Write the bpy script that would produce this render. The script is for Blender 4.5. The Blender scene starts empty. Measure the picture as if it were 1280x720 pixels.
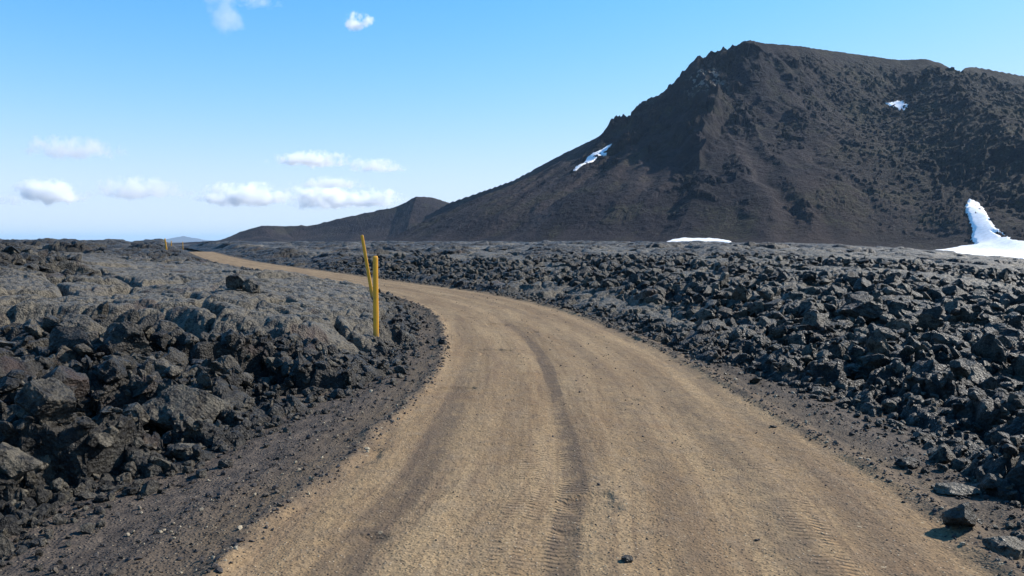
import bpy, bmesh, math, random, time
import numpy as np
from mathutils import Vector
from concurrent.futures import ThreadPoolExecutor
T0 = time.time()
HAZE = 3.5e-5
f32 = np.float32
rng = np.random.default_rng(7)
random.seed(7)
S = bpy.context.scene
COL = S.collection

# ------------------------------------------------------------------ noise
def _h(ix, iy, s):
    h = (ix.astype(np.int32).view(np.uint32) * np.uint32(0x9E3779B1)) ^ (iy.astype(np.int32).view(np.uint32) * np.uint32(0x85EBCA6B) + np.uint32((s * 0x27D4EB2F + 12345) & 0xFFFFFFFF))
    h ^= h >> np.uint32(15); h *= np.uint32(0x2C1B3C6D); h ^= h >> np.uint32(12); h *= np.uint32(0x297A2D39); h ^= h >> np.uint32(15)
    return h
def gn(x, y, s=0):
    xi = np.floor(x); yi = np.floor(y); fx = (x - xi).astype(f32); fy = (y - yi).astype(f32)
    ix = xi.astype(np.int32); iy = yi.astype(np.int32)
    u = fx * fx * fx * (fx * (fx * 6 - 15) + 10); v = fy * fy * fy * (fy * (fy * 6 - 15) + 10)
    def g(a, b):
        h = _h(ix + a, iy + b, s)
        gx = (h & np.uint32(0xFFFF)).astype(f32) * f32(2 / 65535.) - 1
        gy = (h >> np.uint32(16)).astype(f32) * f32(2 / 65535.) - 1
        return gx * (fx - a) + gy * (fy - b)
    n0 = g(0, 0); n1 = g(1, 0); m0 = g(0, 1); m1 = g(1, 1)
    a = n0 + u * (n1 - n0); b = m0 + u * (m1 - m0)
    return (a + v * (b - a)) * f32(1.6)
def fbm(x, y, s=0, o=4, gain=.5):
    r = 0; a = 1.; k = 1.; t = 0
    for i in range(o):
        r = r + a * gn(x * k + i * 17.3, y * k - i * 9.1, s + i); t += a; a *= gain; k *= 2.03
    return r / t * 1.5
def ridged(x, y, s=0, o=4, gain=.5):
    r = 0; a = 1.; k = 1.; t = 0
    for i in range(o):
        r = r + a * (1 - 2 * np.abs(gn(x * k + i * 7.7, y * k + i * 3.1, s + i))); t += a; a *= gain; k *= 2.07
    return r / t
def sm(t):
    t = np.clip(t, 0, 1); return t * t * (3 - 2 * t)
def plates(x, y, cs, seed):
    """voronoi blocks: random height and tilt per cell; edge distance; offset from the cell centre"""
    x = x / cs; y = y / cs
    xi = np.floor(x); yi = np.floor(y); ix = xi.astype(np.int32); iy = yi.astype(np.int32)
    fx = (x - xi).astype(f32); fy = (y - yi).astype(f32)
    f1 = np.full(x.shape, 9., f32); f2 = f1.copy(); bd = np.zeros(x.shape, f32); be = bd.copy(); bh = np.zeros(x.shape, np.uint32)
    for a in (-1, 0, 1):
        for b in (-1, 0, 1):
            h = _h(ix + a, iy + b, seed)
            dx = fx - (a + (h & np.uint32(1023)).astype(f32) / 1023); dy = fy - (b + ((h >> np.uint32(10)) & np.uint32(1023)).astype(f32) / 1023)
            d = dx * dx + dy * dy
            n = d < f1
            f2 = np.where(n, f1, np.minimum(f2, d)); f1 = np.where(n, d, f1)
            bd = np.where(n, dx, bd); be = np.where(n, dy, be); bh = np.where(n, h, bh)
    e = np.sqrt(f2) - np.sqrt(f1)
    q = bh * np.uint32(0x9E3779B1); q ^= q >> np.uint32(13); q *= np.uint32(0x85EBCA6B); q ^= q >> np.uint32(15)
    r = (q & np.uint32(1023)).astype(f32) / 1023
    tx = ((q >> np.uint32(10)) & np.uint32(1023)).astype(f32) / 511.5 - 1; ty = ((q >> np.uint32(20)) & np.uint32(1023)).astype(f32) / 511.5 - 1
    return r, tx * bd + ty * be, e, bd, be
def pmap(fn, *arrs, n=60000):
    N = arrs[0].size
    with ThreadPoolExecutor(4) as ex:
        res = list(ex.map(lambda i: fn(*[a[i:i + n] for a in arrs]), range(0, N, n)))
    if isinstance(res[0], tuple): return tuple(np.concatenate(c) for c in zip(*res))
    return np.concatenate(res)

# ------------------------------------------------------------------ the road's line
#  x, y, half width, left lava edge, right lava edge (lateral distances)
RD = np.array([(-.6, -22, 2.75, 4.0, 3.3), (.2, -8, 2.75, 4.0, 3.3), (.5, 0, 2.85, 4.0, 3.4), (.7, 5.6, 2.85, 4.8, 3.6), (.94, 7.6, 2.82, 4.75, 3.8), (1.02, 10, 2.63, 4.35, 4.1), (1.06, 12.5, 2.5, 3.8, 3.9),
    (1.03, 15.5, 2.42, 3.35, 3.1), (.62, 20.5, 2.35, 3.1, 2.75), (-.6, 28, 2.3, 3.0, 2.6), (-3.4, 36.3, 2.3, 2.7, 2.6), (-8.4, 46, 2.3, 2.6, 2.6), (-16.9, 63, 2.3, 2.6, 2.6),
    (-31.6, 92, 2.35, 2.7, 2.7), (-51, 136, 2.4, 2.8, 2.8), (-71.8, 185, 2.6, 3, 3), (-84, 215, 2.6, 3, 3), (-104, 260, 2.6, 3, 3), (-140, 340, 2.6, 3, 3)])
def catmull(P, n=8):
    out = []
    for i in range(len(P) - 1):
        p0 = P[max(i - 1, 0)]; p1 = P[i]; p2 = P[i + 1]; p3 = P[min(i + 2, len(P) - 1)]
        for k in range(n):
            t = k / n
            out.append(.5 * ((2 * p1) + (-p0 + p2) * t + (2 * p0 - 5 * p1 + 4 * p2 - p3) * t * t + (-p0 + 3 * p1 - 3 * p2 + p3) * t ** 3))
    out.append(P[-1]); return np.array(out)
RC = catmull(RD, 3)
RS = np.concatenate([[0], np.cumsum(np.hypot(*(RC[1:, :2] - RC[:-1, :2]).T))])
def road_st(x, y):
    best = np.full(x.shape, 1e9, f32); s = np.zeros(x.shape, f32); t = s.copy()
    for i in range(len(RC) - 1):
        ax, ay = RC[i, :2]; bx, by = RC[i + 1, :2]; L = math.hypot(bx - ax, by - ay); ux = (bx - ax) / L; uy = (by - ay) / L
        k = np.clip(((x - ax) * ux + (y - ay) * uy), 0, L)
        qx = x - ax - ux * k; qy = y - ay - uy * k; d = qx * qx + qy * qy
        n = d < best
        best = np.where(n, d, best); s = np.where(n, RS[i] + k, s)
        t = np.where(n, np.sign(qx * uy - qy * ux) * np.sqrt(d), t)
    return s, t                                          # t > 0 to the right
def prof(s): return [np.interp(s, RS, RC[:, k]).astype(f32) for k in (2, 3, 4)]
def zroad(s): return -1.6 * sm((s - 225) / 50)
def surf(x, y, s, t, hw):
    """gravel surface of road and verge"""
    z = zroad(s) + .035 * (1 - (t / 2.7) ** 2)
    w = .09 * gn(s * .25, s * 0 + 3, 5)
    lod = np.clip(40 / np.maximum(y, 1), 0, 1)
    for c, a, b in ((-1.92, .014, .24), (-.38, .018, .22), (1.05, .009, .25), (2.0, .012, .22)):
        z = z - a * np.exp(-((t - c - w) / b) ** 2) + .4 * a * np.exp(-((np.abs(t - c - w) - 2 * b) / (.6 * b)) ** 2)
    e = np.abs(t) - hw - .12 * fbm(s * .7, t * .3, 9, 3)
    z = z + (.05 + .04 * gn(s * 1.7, t * 2, 11)) * np.exp(-((e - .05) / .13) ** 2)            # windrow of loose gravel
    e2 = np.abs(t) - hw - .75 - .1 * gn(s * .4, t * .2, 19)
    z = z + .03 * np.exp(-(e2 / .16) ** 2)
    ph = fbm(x * .9, y * .9, 25, 3) - .52
    z = z - .03 * sm(ph / .2) * (np.abs(t) < hw)
    off = sm((e + .1) / .5)
    z = z + off * (.03 * fbm(x * 1.3, y * 1.3, 21, 3) + .012 * fbm(x * 6, y * 6, 22, 3) * lod) + .006 * fbm(x * 4, y * 4, 23, 3) + .004 * fbm(x * 18, y * 18, 27, 2) * lod * (1 + off)
    return z

# ------------------------------------------------------------------ lava field
def ground(x, y):
    D = np.hypot(x, y); az = x / np.maximum(y, 1)
    az = np.clip(az, -.8, .75)
    g = 2.1 - np.clip((az - .2) / .44, 0, 2) ** 2.2 * 7.3
    return (g * np.clip(D / 380, 0, 1)).astype(f32)
def fade(cs, res): return np.clip(cs / res / 1.6 - .5, 0, 1)
def lava(x, y):
    s, t = road_st(x, y); hw, el, er = prof(s)
    r = np.hypot(x, y + 4); res = .0032 * r
    left = t < 0
    wob = .35 * fbm(s * .35, np.sign(t) * 3 + t * .1, 31, 3) + .25 * fbm(s * 1.4, np.sign(t) * 5 + t * .5, 32, 2)
    u = np.where(left, -t - el, t - er) + wob
    D = np.hypot(x, y)
    far = 1 - np.clip(D / 380, 0, 1)
    n1 = fbm(x / 9, y / 9, 41, 3)
    up = .2 * sm((u + .1) / 1.2) + .34 * sm(u / 4.5) + .2 * sm(u / 8)
    step = sm((y - 15.5 + n1 * 2.5 + .5 * gn(x / 1.2, y / 1.2, 43)) / .9) * sm((58 - y) / 22) * sm((u + .5) / 2.2)
    bl = (up + .42 * step) * (1 - .3 * sm((y - 20) / 14)) + 1.1 * sm((u - 7) / 15)
    br = .22 * sm((u + .1) / 1.2) + .3 * sm((u - 1) / 8) + .25 * sm((u - 6) / 20) + .0 * n1
    base = np.where(left, bl, br) * far + ground(x, y) * sm(u / 6) - .45 * sm((.05 - u) / .35)
    base = base + zroad(s) * sm((8 - u) / 8) * 0
    # hummocks
    hum = sm(u / 5)
    base = base + hum * (.34 * fbm(x / 14, y / 20, 45, 3) * (.35 + sm((D - 15) / 40)) + .5 * fbm(x / 34, y / 45, 46, 3) * sm((D - 50) / 120))
    base = base - np.where(left, 0, 1) * .25 * hum * sm(1 - np.abs(y - 13) / 9) 
    # where the crust lies in smooth slabs (1) or is broken to rubble (0)
    pn = fbm(x / 11, y / 15, 51, 3)
    pl = sm((y - 14.5 + n1 * 2.5) / 1.5) * sm((u - .1) / 1.2) * sm((x + .56 * y + 2.5 + 4 * pn) / 4 + sm((pn - .3) * 6)) * sm((75 - y) / 20)
    pl = np.maximum(pl, sm((pn - .25) * 5) * sm((y - 24) / 8) * .6)
    pr = .75 * sm((pn + .02 + .22 * np.exp(-((x / np.maximum(y, 1) - .58) / .2) ** 2)) * 4.5) * sm((u - 5) / 4) * sm((y - 17) / 8)
    pr = np.maximum(pr, .85 * sm(1 - np.abs(u - 1.8) / 1.6) * sm((y - 17) / 4) * sm((50 - y) / 15))
    P = np.where(left, pl, pr); B = 1 - P
    k = sm((u + .5) / 1.3)                                # rubble gets smaller towards the verge
    hk = sm((D - 55) / 60) * sm((372 - D) / 40)
    R, tlt, e, bx, by = plates(x + 3 * gn(x / 6, y / 6, 67), y + 3 * gn(x / 6, y / 6, 68), 10., 69)
    base = base + hk * np.where(left, 1.35, 1) * sm(u / 5) * (1.1 * (R - .5) + .9 * tlt - .5 * np.exp(-(e / .1) ** 2)) * (.45 + .55 * B)
    z_dip = 1 - .8 * np.exp(-(((x + 2.6) / 1.3) ** 2 + ((y - 16.4) / 2.4) ** 2) ** 2)
    base = np.where(left, base * z_dip, base); k = k * np.where(left, .35 + .65 * z_dip, 1)
    # blocks
    wx = x + .35 * fbm(x / 1.7, y / 1.7, 61, 3); wy = y + .35 * fbm(x / 1.7, y / 1.7, 65, 3)
    z = base; ox = 0; oy = 0
    big = np.where(left, .9, .6)
    for cs, sd, aB, aP, tl in ((3.4, 71, .40, .26, .5), (1.15, 72, .34, .05, .6), (.46, 73, .19, .04, 1.1), (.19, 74, .09, .02, 1.2), (.09, 75, .04, .02, 1.)):
        if cs < .2:
            fd = fade(cs, res)
            if fd.max() <= 0: continue
        else: fd = fade(cs, res)
        ww = min(1., cs / 1.2)
        R, tlt, e, bx, by = plates(x + (wx - x) * ww + (cs * .15) * gn(x / cs * 2.3, y / cs * 2.3, sd + 9), y + (wy - y) * ww + (cs * .15) * gn(x / cs * 2.3, y / cs * 2.3, sd + 19), cs, sd)
        amp = (aB * B + aP * P) * fd * (k if cs > 1 else np.maximum(k, .45)) * (big if cs > 1 else 1)
        blk = (R - .5) + tl * tlt
        cr = np.exp(-(e / .07) ** 2)
        rnd = sm(e / .16)
        z = z + amp * (blk + .3 * rnd - .2 - 1.1 * cr * (R > .25))
        if cs > 1: z = z - (.16 if cs > 2 else .045) * P * fd * np.exp(-(e * cs / .09) ** 2)
        if cs == 1.15: z = z - .4 * B * k * (R < .24) * sm(e / .12) * fd * np.where(left, 1, .7)
        ko = .22 * cs * fd * B * k * rnd * R if cs > .2 else 0
        ox = ox + ko * bx; oy = oy + ko * by
    # frothy skin: fine ridged noise, ropes on the slabs
    f1 = fade(.5, res)
    z = z + (.085 * B + .04 * P) * f1 * ridged(x / .5, y / .5, 81, 5, .62) * k
    z = z + P * f1 * .018 * ridged(x / .35 + 2 * gn(x, y, 90), y / .9 + 2 * gn(x, y, 91), 84, 3)
    z = z + (.16 * B + .12 * P) * fade(3, res) * ridged(x / 3.1, y / 3.1, 87, 3) * k - .1 * k
    ox = ox + .06 * B * f1 * gn(x / .3, y / .3, 93) * k; oy = oy + .06 * B * f1 * gn(x / .3, y / .3, 94) * k
    # two dark collapse pits in the slab
    for (px, py, a, b) in ((-15.5, 37, 1.0, 1.4), (-18.5, 40, .5, .8), (-9.6, 28.5, .6, .7), (-5.7, 19.5, .35, .6)):
        q = ((x - px) / a) ** 2 + ((y - py) / b) ** 2 + .5 * gn(x * 1.5, y * 1.5, 95)
        z = z - .9 * sm((1.3 - q) / .7) * sm((D - 12) / 4)
    z = z - 6 * sm((D - 368 - 6 * n1) / 30)
    return z.astype(f32), np.asarray(ox, f32), np.asarray(oy, f32), P.astype(f32), u.astype(f32)

# ------------------------------------------------------------------ the volcano
RID = {
 'A': (.5, [(-600, 1500, -8), (-537.6, 1500, 2.4), (-500, 1475, 22), (-452.5, 1450, 33.5), (-430.8, 1500, 33.8), (-373.9, 1500, 35.2), (-313.9, 1500, 50.2), (-213.6, 1500, 71), (-179.1, 1500, 89), (-154.2, 1550, 90.2), (-124.2, 1600, 81.9), (-60, 1650, 90)]),
 'B': (.84, [(-200, 1420, 20), (-150, 1420, 52), (-108.7, 1400, 73), (-54.9, 1380, 90), (0, 1350, 106.9), (90.2, 1300, 150.4), (179.4, 1250, 187.7), (238.4, 1150, 222.3), (258.6, 1080, 249.9), (281.1, 1062, 257), (292, 1056, 257), (306, 1050, 264), (320, 1052, 262), (360, 1060, 261), (471.4, 1100, 258), (520, 1100, 251), (560.6, 1100, 252), (585, 1105, 247), (635.2, 1150, 242), (660, 1180, 258), (686.3, 1200, 263), (757.8, 1200, 250), (1019, 1200, 217), (1500, 1150, 150)]),
 'C': (1.1, [(260.6, 1080, 244), (240, 990, 208), (218, 900, 162), (196, 830, 118), (182, 775, 84), (174, 745, 55)]),
 'D': (1.1, [(223.7, 1150, 204), (200, 1130, 184), (174, 1060, 164), (150, 1000, 138), (128, 940, 108), (112, 900, 80)]),
 'E': (.38, [(560.6, 1100, 242.7), (500, 900, 168), (445, 720, 100), (430, 600, 46), (405, 520, 14), (395, 450, -4)]),
 'F': (.5, [(757, 1150, 236), (640, 850, 150), (520, 600, 70), (470, 520, 30)]),
}
WRP = dict(A=0, B=0, C=1, D=0, E=.35, F=.35)
def pdist(x, y, pts):
    best = np.full(x.shape, 1e18, f32); z = np.zeros(x.shape, f32); s = z.copy(); acc = 0
    for (ax, ay, az), (bx, by, bz) in zip(pts[:-1], pts[1:]):
        L = math.hypot(bx - ax, by - ay); k = np.clip(((x - ax) * (bx - ax) + (y - ay) * (by - ay)) / L / L, 0, 1)
        d = (x - ax - (bx - ax) * k) ** 2 + (y - ay - (by - ay) * k) ** 2
        n = d < best; best = np.where(n, d, best); z = np.where(n, az + (bz - az) * k, z); s = np.where(n, acc + L * k, s); acc += L
    return np.sqrt(best), z, s
def mount(x, y):
    g = ground(x, y) - 1.2
    x2 = x + 24 * fbm(x / 80, y / 80, 101, 4); y2 = y + 24 * fbm(x / 80, y / 80, 105, 4)
    V = []; near = None; calm = 1 - .8 * np.exp(-((x - 335) / 45) ** 2 - ((y - 570) / 90) ** 2)
    for n, (sl, pts) in RID.items():
        d, zr, s = pdist(x + (x2 - x) * WRP[n], y + (y2 - y) * WRP[n], pts)
        if n == 'B': s = np.arctan2(x2 - 300, 1320 - y2) * 520 + 2000
        gul = gn(s / 22 + 40 * ord(n), d / 260, 111) * 3.6 + ridged(s / 55 + 30 * ord(n), d / 400, 113, 2) * 3.4
        w = sm(d / 60)
        V.append(zr - sl * d * (1 - (.3 if n == 'B' else .12) * sm(d / (400 if n == 'B' else 300))) + w * calm * gul * (1 if n not in 'A' else .25))
        if n == 'B': dB = d; zB = zr; sB = s
        if n == 'C': dC = d
        if n == 'D': dD = d
        if n in 'EF': near = d if near is None else np.minimum(near, d)
    V = np.array(V)
    v = V.max(0); k = 5.
    v = v + k * np.log(np.exp(np.clip((V - v) / k, -30, 0)).sum(0)) * sm(dB / 50)
    mk = np.exp(-((x - 345) / 36) ** 2 - ((y - 570) / 75) ** 4); v = v * (1 - mk) + (1 + .3 * (y - 515) + .1 * (x - 340)) * mk
    lower = sm((near * -1 + 190) / 120) * sm((x - 180) / 120) * calm                  # blocky flow on the right flank
    crag = sm((75 - dC) / 40) * sm((v - 90) / 60) + sm((60 - dD) / 30) * sm((v - 60) / 60) + sm((55 - dB) / 35) * sm((x - 100) / 60) * sm((330 - x) / 40) * .8
    outc = sm((fbm(x / 45, y / 70, 125, 4) - .1) * 5) * sm((v - 12) / 30) * sm((x - 120) / 40) * (1 - lower)
    band = sm((fbm(x / 70, y / 90, 121, 3) - .1) * 4) * sm((v - 120) / 60) * sm((x - 200) / 60)
    crag = np.clip(crag * (.4 + sm(fbm(x / 60, y / 60, 131, 2) * 3 + .4)) + band * .6 + outc * .55, 0, 1.1)
    sil = np.where((x > 150) & (x < 300), .85, .3 + .7 * sm(dB / 40)); sil = sil * np.where(x > 330, .25 + .75 * sm(dB / 60), 1)
    R, tl, e, _, _ = plates(x + 6 * gn(x / 12, y / 12, 141), y + 6 * gn(x / 12, y / 12, 142), 22, 143)
    v = v + crag * sil * (9 * (R - .45) + 8 * tl - 3.5 * np.exp(-(e / .12) ** 2) + 5 * ridged(x / 22, y / 22, 145, 3))
    R, tl, e, _, _ = plates(x + 2 * gn(x / 4, y / 4, 146), y + 2 * gn(x / 4, y / 4, 147), 8, 148)
    v = v + (crag * .8 + lower * .28) * sil * (2.6 * (R - .4) + 2.6 * tl - 1.2 * np.exp(-(e / .12) ** 2))
    v = v + lower * sm(dB / 60) * (5 * ridged(x / 60, y / 60, 151, 3) + 1.2 * ridged(x / 12, y / 12, 152, 2))
    R, tl, e, _, _ = plates(x, y, 3.6, 158)
    v = v + (.4 + lower * 1.3 + crag) * sil * (R ** 4 * 1.8 + .5 * tl) + .7 * fbm(x / 9, y / 9, 155, 3)
    ks = 10.
    z = g + ks * np.logaddexp(0, (v - g) / ks) - ks * .25 - 3.0 * sm((430 - np.hypot(x, y)) / 45)
    stk = fbm(sB / 16, dB / 260, 171, 3) + .6 * fbm(sB / 60, dB / 200, 175, 3)
    return z.astype(f32), np.clip(crag, 0, 1).astype(f32), lower.astype(f32), stk.astype(f32)

# ------------------------------------------------------------------ mesh building
def mesh_np(name, V, quads=None, tris=None, attrs={}, mat=None, uv=None):
    me = bpy.data.meshes.new(name)
    me.vertices.add(len(V)); me.vertices.foreach_set('co', np.ascontiguousarray(V, f32).ravel())
    F = quads if quads is not None else tris; n = F.shape[1]
    me.loops.add(F.size); me.loops.foreach_set('vertex_index', np.ascontiguousarray(F, np.int32).ravel())
    me.polygons.add(len(F)); me.polygons.foreach_set('loop_start', np.arange(0, F.size, n, dtype=np.int32))
    me.update(calc_edges=True)
    for k, a in attrs.items():
        at = me.attributes.new(k, 'FLOAT', 'POINT'); at.data.foreach_set('value', np.ascontiguousarray(a, f32))
    if mat: me.materials.append(mat)
    me.shade_flat() if hasattr(me, 'shade_flat') else None
    return me
def link(name, me, parent=None, **kw):
    o = bpy.data.objects.new(name, me); COL.objects.link(o)
    if parent: o.parent = parent
    for k, v in kw.items(): o[k] = v
    return o
def grid_faces(nr, nc, keep):
    """quads of an nr x nc grid whose four corners are kept, compacted"""
    i = np.arange(nr * nc, dtype=np.int32).reshape(nr, nc)
    F = np.stack([i[:-1, :-1], i[:-1, 1:], i[1:, 1:], i[1:, :-1]], -1).reshape(-1, 4)
    F = F[keep[F].all(1)]
    used = np.zeros(nr * nc, bool); used[F.ravel()] = True
    m = np.cumsum(used) - 1
    return m[F].astype(np.int32), used
def fan(a0, a1, nc, r0, r1, nr, oy=-4.):
    A = np.radians(np.linspace(a0, a1, nc)); R = np.exp(np.linspace(math.log(r0), math.log(r1), nr))
    rr, aa = np.meshgrid(R, A, indexing='ij')
    return (rr * np.sin(aa)).ravel().astype(f32), (rr * np.cos(aa) + oy).ravel().astype(f32)

# ------------------------------------------------------------------ materials
def new_mat(name):
    m = bpy.data.materials.new(name); m.use_nodes = True; nt = m.node_tree
    for n in list(nt.nodes): nt.nodes.remove(n)
    return m, nt
class N:
    def __init__(s, nt): s.nt = nt
    def n(s, t, **kw):
        nd = s.nt.nodes.new(t)
        for k, v in kw.items():
            if k in nd.inputs.keys(): s.set(nd.inputs[k], v)
            else: setattr(nd, k, v)
        return nd
    def set(s, i, v):
        if hasattr(v, 'is_output') or isinstance(v, bpy.types.NodeSocket): s.nt.links.new(v, i)
        else: i.default_value = v
    def math(s, op, a, b=0., c=None, clamp=False):
        nd = s.nt.nodes.new('ShaderNodeMath'); nd.operation = op; nd.use_clamp = clamp
        s.set(nd.inputs[0], a); s.set(nd.inputs[1], b)
        if c is not None: s.set(nd.inputs[2], c)
        return nd.outputs[0]
    def noise(s, vec, scale, detail=4., rough=.55, dist=0.):
        nd = s.nt.nodes.new('ShaderNodeTexNoise'); s.set(nd.inputs['Vector'], vec); nd.inputs['Scale'].default_value = scale
        nd.inputs['Detail'].default_value = detail; nd.inputs['Roughness'].default_value = rough; nd.inputs['Distortion'].default_value = dist
        return nd.outputs[0]
    def vor(s, vec, scale, feature='F1', out=0):
        nd = s.nt.nodes.new('ShaderNodeTexVoronoi'); nd.feature = feature; s.set(nd.inputs['Vector'], vec); nd.inputs['Scale'].default_value = scale
        return nd.outputs[out]
    def ramp(s, v, a, b, lo=0., hi=1.):
        nd = s.nt.nodes.new('ShaderNodeMapRange'); nd.interpolation_type = 'SMOOTHSTEP'; s.set(nd.inputs[0], v)
        nd.inputs[1].default_value = a; nd.inputs[2].default_value = b; nd.inputs[3].default_value = lo; nd.inputs[4].default_value = hi
        return nd.outputs[0]
    def mix(s, f, a, b, mode='MIX'):
        nd = s.nt.nodes.new('ShaderNodeMix'); nd.data_type = 'RGBA'; nd.blend_type = mode
        s.set(nd.inputs[0], f)
        for i, v in ((6, a), (7, b)):
            s.set(nd.inputs[i], (*v, 1.) if isinstance(v, tuple) and len(v) == 3 else v)
        return nd.outputs[2]
    def attr(s, name):
        nd = s.nt.nodes.new('ShaderNodeAttribute'); nd.attribute_name = name; return nd.outputs['Fac']
    def pos(s, sx=1, sy=1, sz=1):
        g = s.nt.nodes.new('ShaderNodeNewGeometry').outputs['Position']
        if (sx, sy, sz) == (1, 1, 1): return g
        nd = s.nt.nodes.new('ShaderNodeVectorMath'); nd.operation = 'MULTIPLY'; s.set(nd.inputs[0], g); nd.inputs[1].default_value = (sx, sy, sz); return nd.outputs[0]
    def bump(s, h, strength, dist, nrm=None):
        nd = s.nt.nodes.new('ShaderNodeBump'); nd.inputs['Strength'].default_value = strength; nd.inputs['Distance'].default_value = dist
        s.set(nd.inputs['Height'], h)
        if nrm is not None: s.set(nd.inputs['Normal'], nrm)
        return nd.outputs[0]
    def bsdf(s, col, rough, nrm=None, spec=.5):
        b = s.nt.nodes.new('ShaderNodeBsdfPrincipled'); s.set(b.inputs['Base Color'], (*col, 1.) if isinstance(col, tuple) and len(col) == 3 else col)
        s.set(b.inputs['Roughness'], rough); b.inputs['Specular IOR Level'].default_value = spec
        if nrm is not None: s.set(b.inputs['Normal'], nrm)
        o = s.nt.nodes.new('ShaderNodeOutputMaterial'); s.nt.links.new(b.outputs[0], o.inputs[0]); return b

def mat_lava():
    m, nt = new_mat('lava rock'); k = N(nt); p = k.pos(); P = k.attr('slab')
    n1 = k.noise(p, .35, 3); n2 = k.noise(p, 2.3, 5, .6); n3 = k.noise(p, 22, 4, .65)
    n5 = k.noise(p, 7, 6, .75)
    c = k.mix(k.ramp(k.math('ADD', k.math('MULTIPLY', n2, .4), k.math('MULTIPLY', n5, .6)), .40, .60), (.007, .006, .005), (.044, .039, .032))
    c = k.mix(k.math('MULTIPLY', P, k.ramp(n5, .38, .56)), c, (.160, .136, .098))
    c = k.mix(k.math('MULTIPLY', k.ramp(n1, .48, .66), k.ramp(n5, .48, .62, 0, .75)), c, (.135, .118, .084))
    c = k.mix(k.math('MULTIPLY', k.ramp(n5, .6, .68, 0, .6), k.ramp(n3, .4, .6)), c, (.19, .17, .135))
    c = k.mix(k.math('MULTIPLY', k.ramp(k.noise(p, .8, 4), .58, .7), .55), c, (.075, .045, .035))
    c = k.mix(k.ramp(k.vor(p, 60), .0, .22, .45, 0), c, (.008, .008, .009))
    h = k.math('ADD', k.math('MULTIPLY', k.noise(p, 9, 6, .7), 1.), k.math('MULTIPLY', k.vor(p, 26), .35))
    nr = k.bump(h, 1., .14)
    nr = k.bump(k.math('ADD', k.noise(p, 70, 3, .7), k.math('MULTIPLY', k.vor(p, 110), .6)), .6, .012, nr)
    k.bsdf(c, k.ramp(n3, .35, .65, .42, .72), nr, .3)
    return m
def mat_road():
    m, nt = new_mat('packed sandy gravel'); k = N(nt); p = k.pos(); t = k.attr('lat'); s = k.attr('along'); e = k.attr('edge')
    cb = nt.nodes.new('ShaderNodeCombineXYZ'); k.set(cb.inputs[0], k.math('MULTIPLY', t, 3.2)); k.set(cb.inputs[1], k.math('MULTIPLY', s, .22)); v = cb.outputs[0]
    cb2 = nt.nodes.new('ShaderNodeCombineXYZ'); k.set(cb2.inputs[0], k.math('MULTIPLY', t, 1.0)); k.set(cb2.inputs[1], k.math('MULTIPLY', s, .12)); v2 = cb2.outputs[0]
    st = k.noise(v, 1., 5, .6); st2 = k.noise(v2, 1.1, 4, .55); big = k.noise(p, .55, 4, .6); mid = k.noise(p, 3.5, 5, .6); fin = k.noise(p, 28, 4, .7)
    c = k.mix(k.ramp(st2, .35, .65), (.200, .131, .068), (.290, .202, .108))
    c = k.mix(k.ramp(st, .48, .7, 0, .6), c, (.150, .100, .062))
    c = k.mix(k.ramp(big, .52, .72, 0, .5), c, (.170, .098, .048))
    c = k.mix(k.ramp(mid, .42, .7, 0, .35), c, (.15, .12, .09))
    wob = k.math('MULTIPLY', k.math('SUBTRACT', k.noise(v2, .5, 2), .5), .5)
    tt = k.math('SUBTRACT', t, wob)
    st3 = k.noise(k.pos(1, 1, 1), 16, 3, .7); cb3 = nt.nodes.new('ShaderNodeCombineXYZ'); k.set(cb3.inputs[0], k.math('MULTIPLY', t, 11.)); k.set(cb3.inputs[1], k.math('MULTIPLY', s, .5)); fs = k.noise(cb3.outputs[0], 1., 4, .65)
    c = k.mix(k.ramp(fs, .5, .68, 0, .55), c, (.115, .076, .046)); c = k.mix(k.ramp(fs, .5, .36, 0, .35), c, (.27, .195, .115))
    trk = None
    for cc, w, a, (s0, s1) in ((-1.92, .24, .75, (26, 36.5)), (-.36, .15, .8, (0, 45)), (.62, .22, .35, (0, 80)), (1.5, .28, .5, (0, 37)), (2.15, .2, .3, (20, 60))):
        d = k.math('ABSOLUTE', k.math('SUBTRACT', tt, cc))
        g = k.ramp(k.math('ADD', d, k.math('MULTIPLY', k.math('SUBTRACT', fs, .5), .22)), w * .5, w * 1.0, a, 0)
        g = k.math('MULTIPLY', g, k.math('MULTIPLY', k.ramp(s, s1 - 6, s1 + 4, 1, .12), k.ramp(s, s0 - 3, s0, .3, 1)))
        trk = g if trk is None else k.math('MAXIMUM', trk, g)
    trk = k.math('MULTIPLY', trk, k.ramp(k.math('ADD', k.math('MULTIPLY', st, .5), k.math('MULTIPLY', mid, .5)), .33, .55, .25, 1), clamp=True)
    c = k.mix(trk, c, (.072, .052, .038))
    ee = k.math('ADD', e, k.math('MULTIPLY', k.math('SUBTRACT', k.noise(p, 2.2, 5, .65), .5), .45))
    edge = k.ramp(ee, -.14, .06)
    c = k.mix(edge, c, k.mix(k.ramp(k.noise(p, 5, 4, .7), .35, .65), (.075, .056, .040), (.135, .100, .066)))
    pv = k.vor(p, 34); pc = nt.nodes.new('ShaderNodeTexVoronoi'); k.set(pc.inputs['Vector'], p); pc.inputs['Scale'].default_value = 34
    sepc = nt.nodes.new('ShaderNodeSeparateColor'); k.set(sepc.inputs[0], pc.outputs['Color'])
    dark = k.math('MULTIPLY', k.ramp(pv, .2, .34, 1, 0), k.ramp(sepc.outputs[0], .74, .8)); lite = k.math('MULTIPLY', k.ramp(pv, .16, .3, 1, 0), k.ramp(sepc.outputs[1], .86, .9))
    c = k.mix(k.math('MULTIPLY', dark, .9), c, (.025, .018, .015)); c = k.mix(k.math('MULTIPLY', lite, .8), c, (.42, .35, .25))
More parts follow.
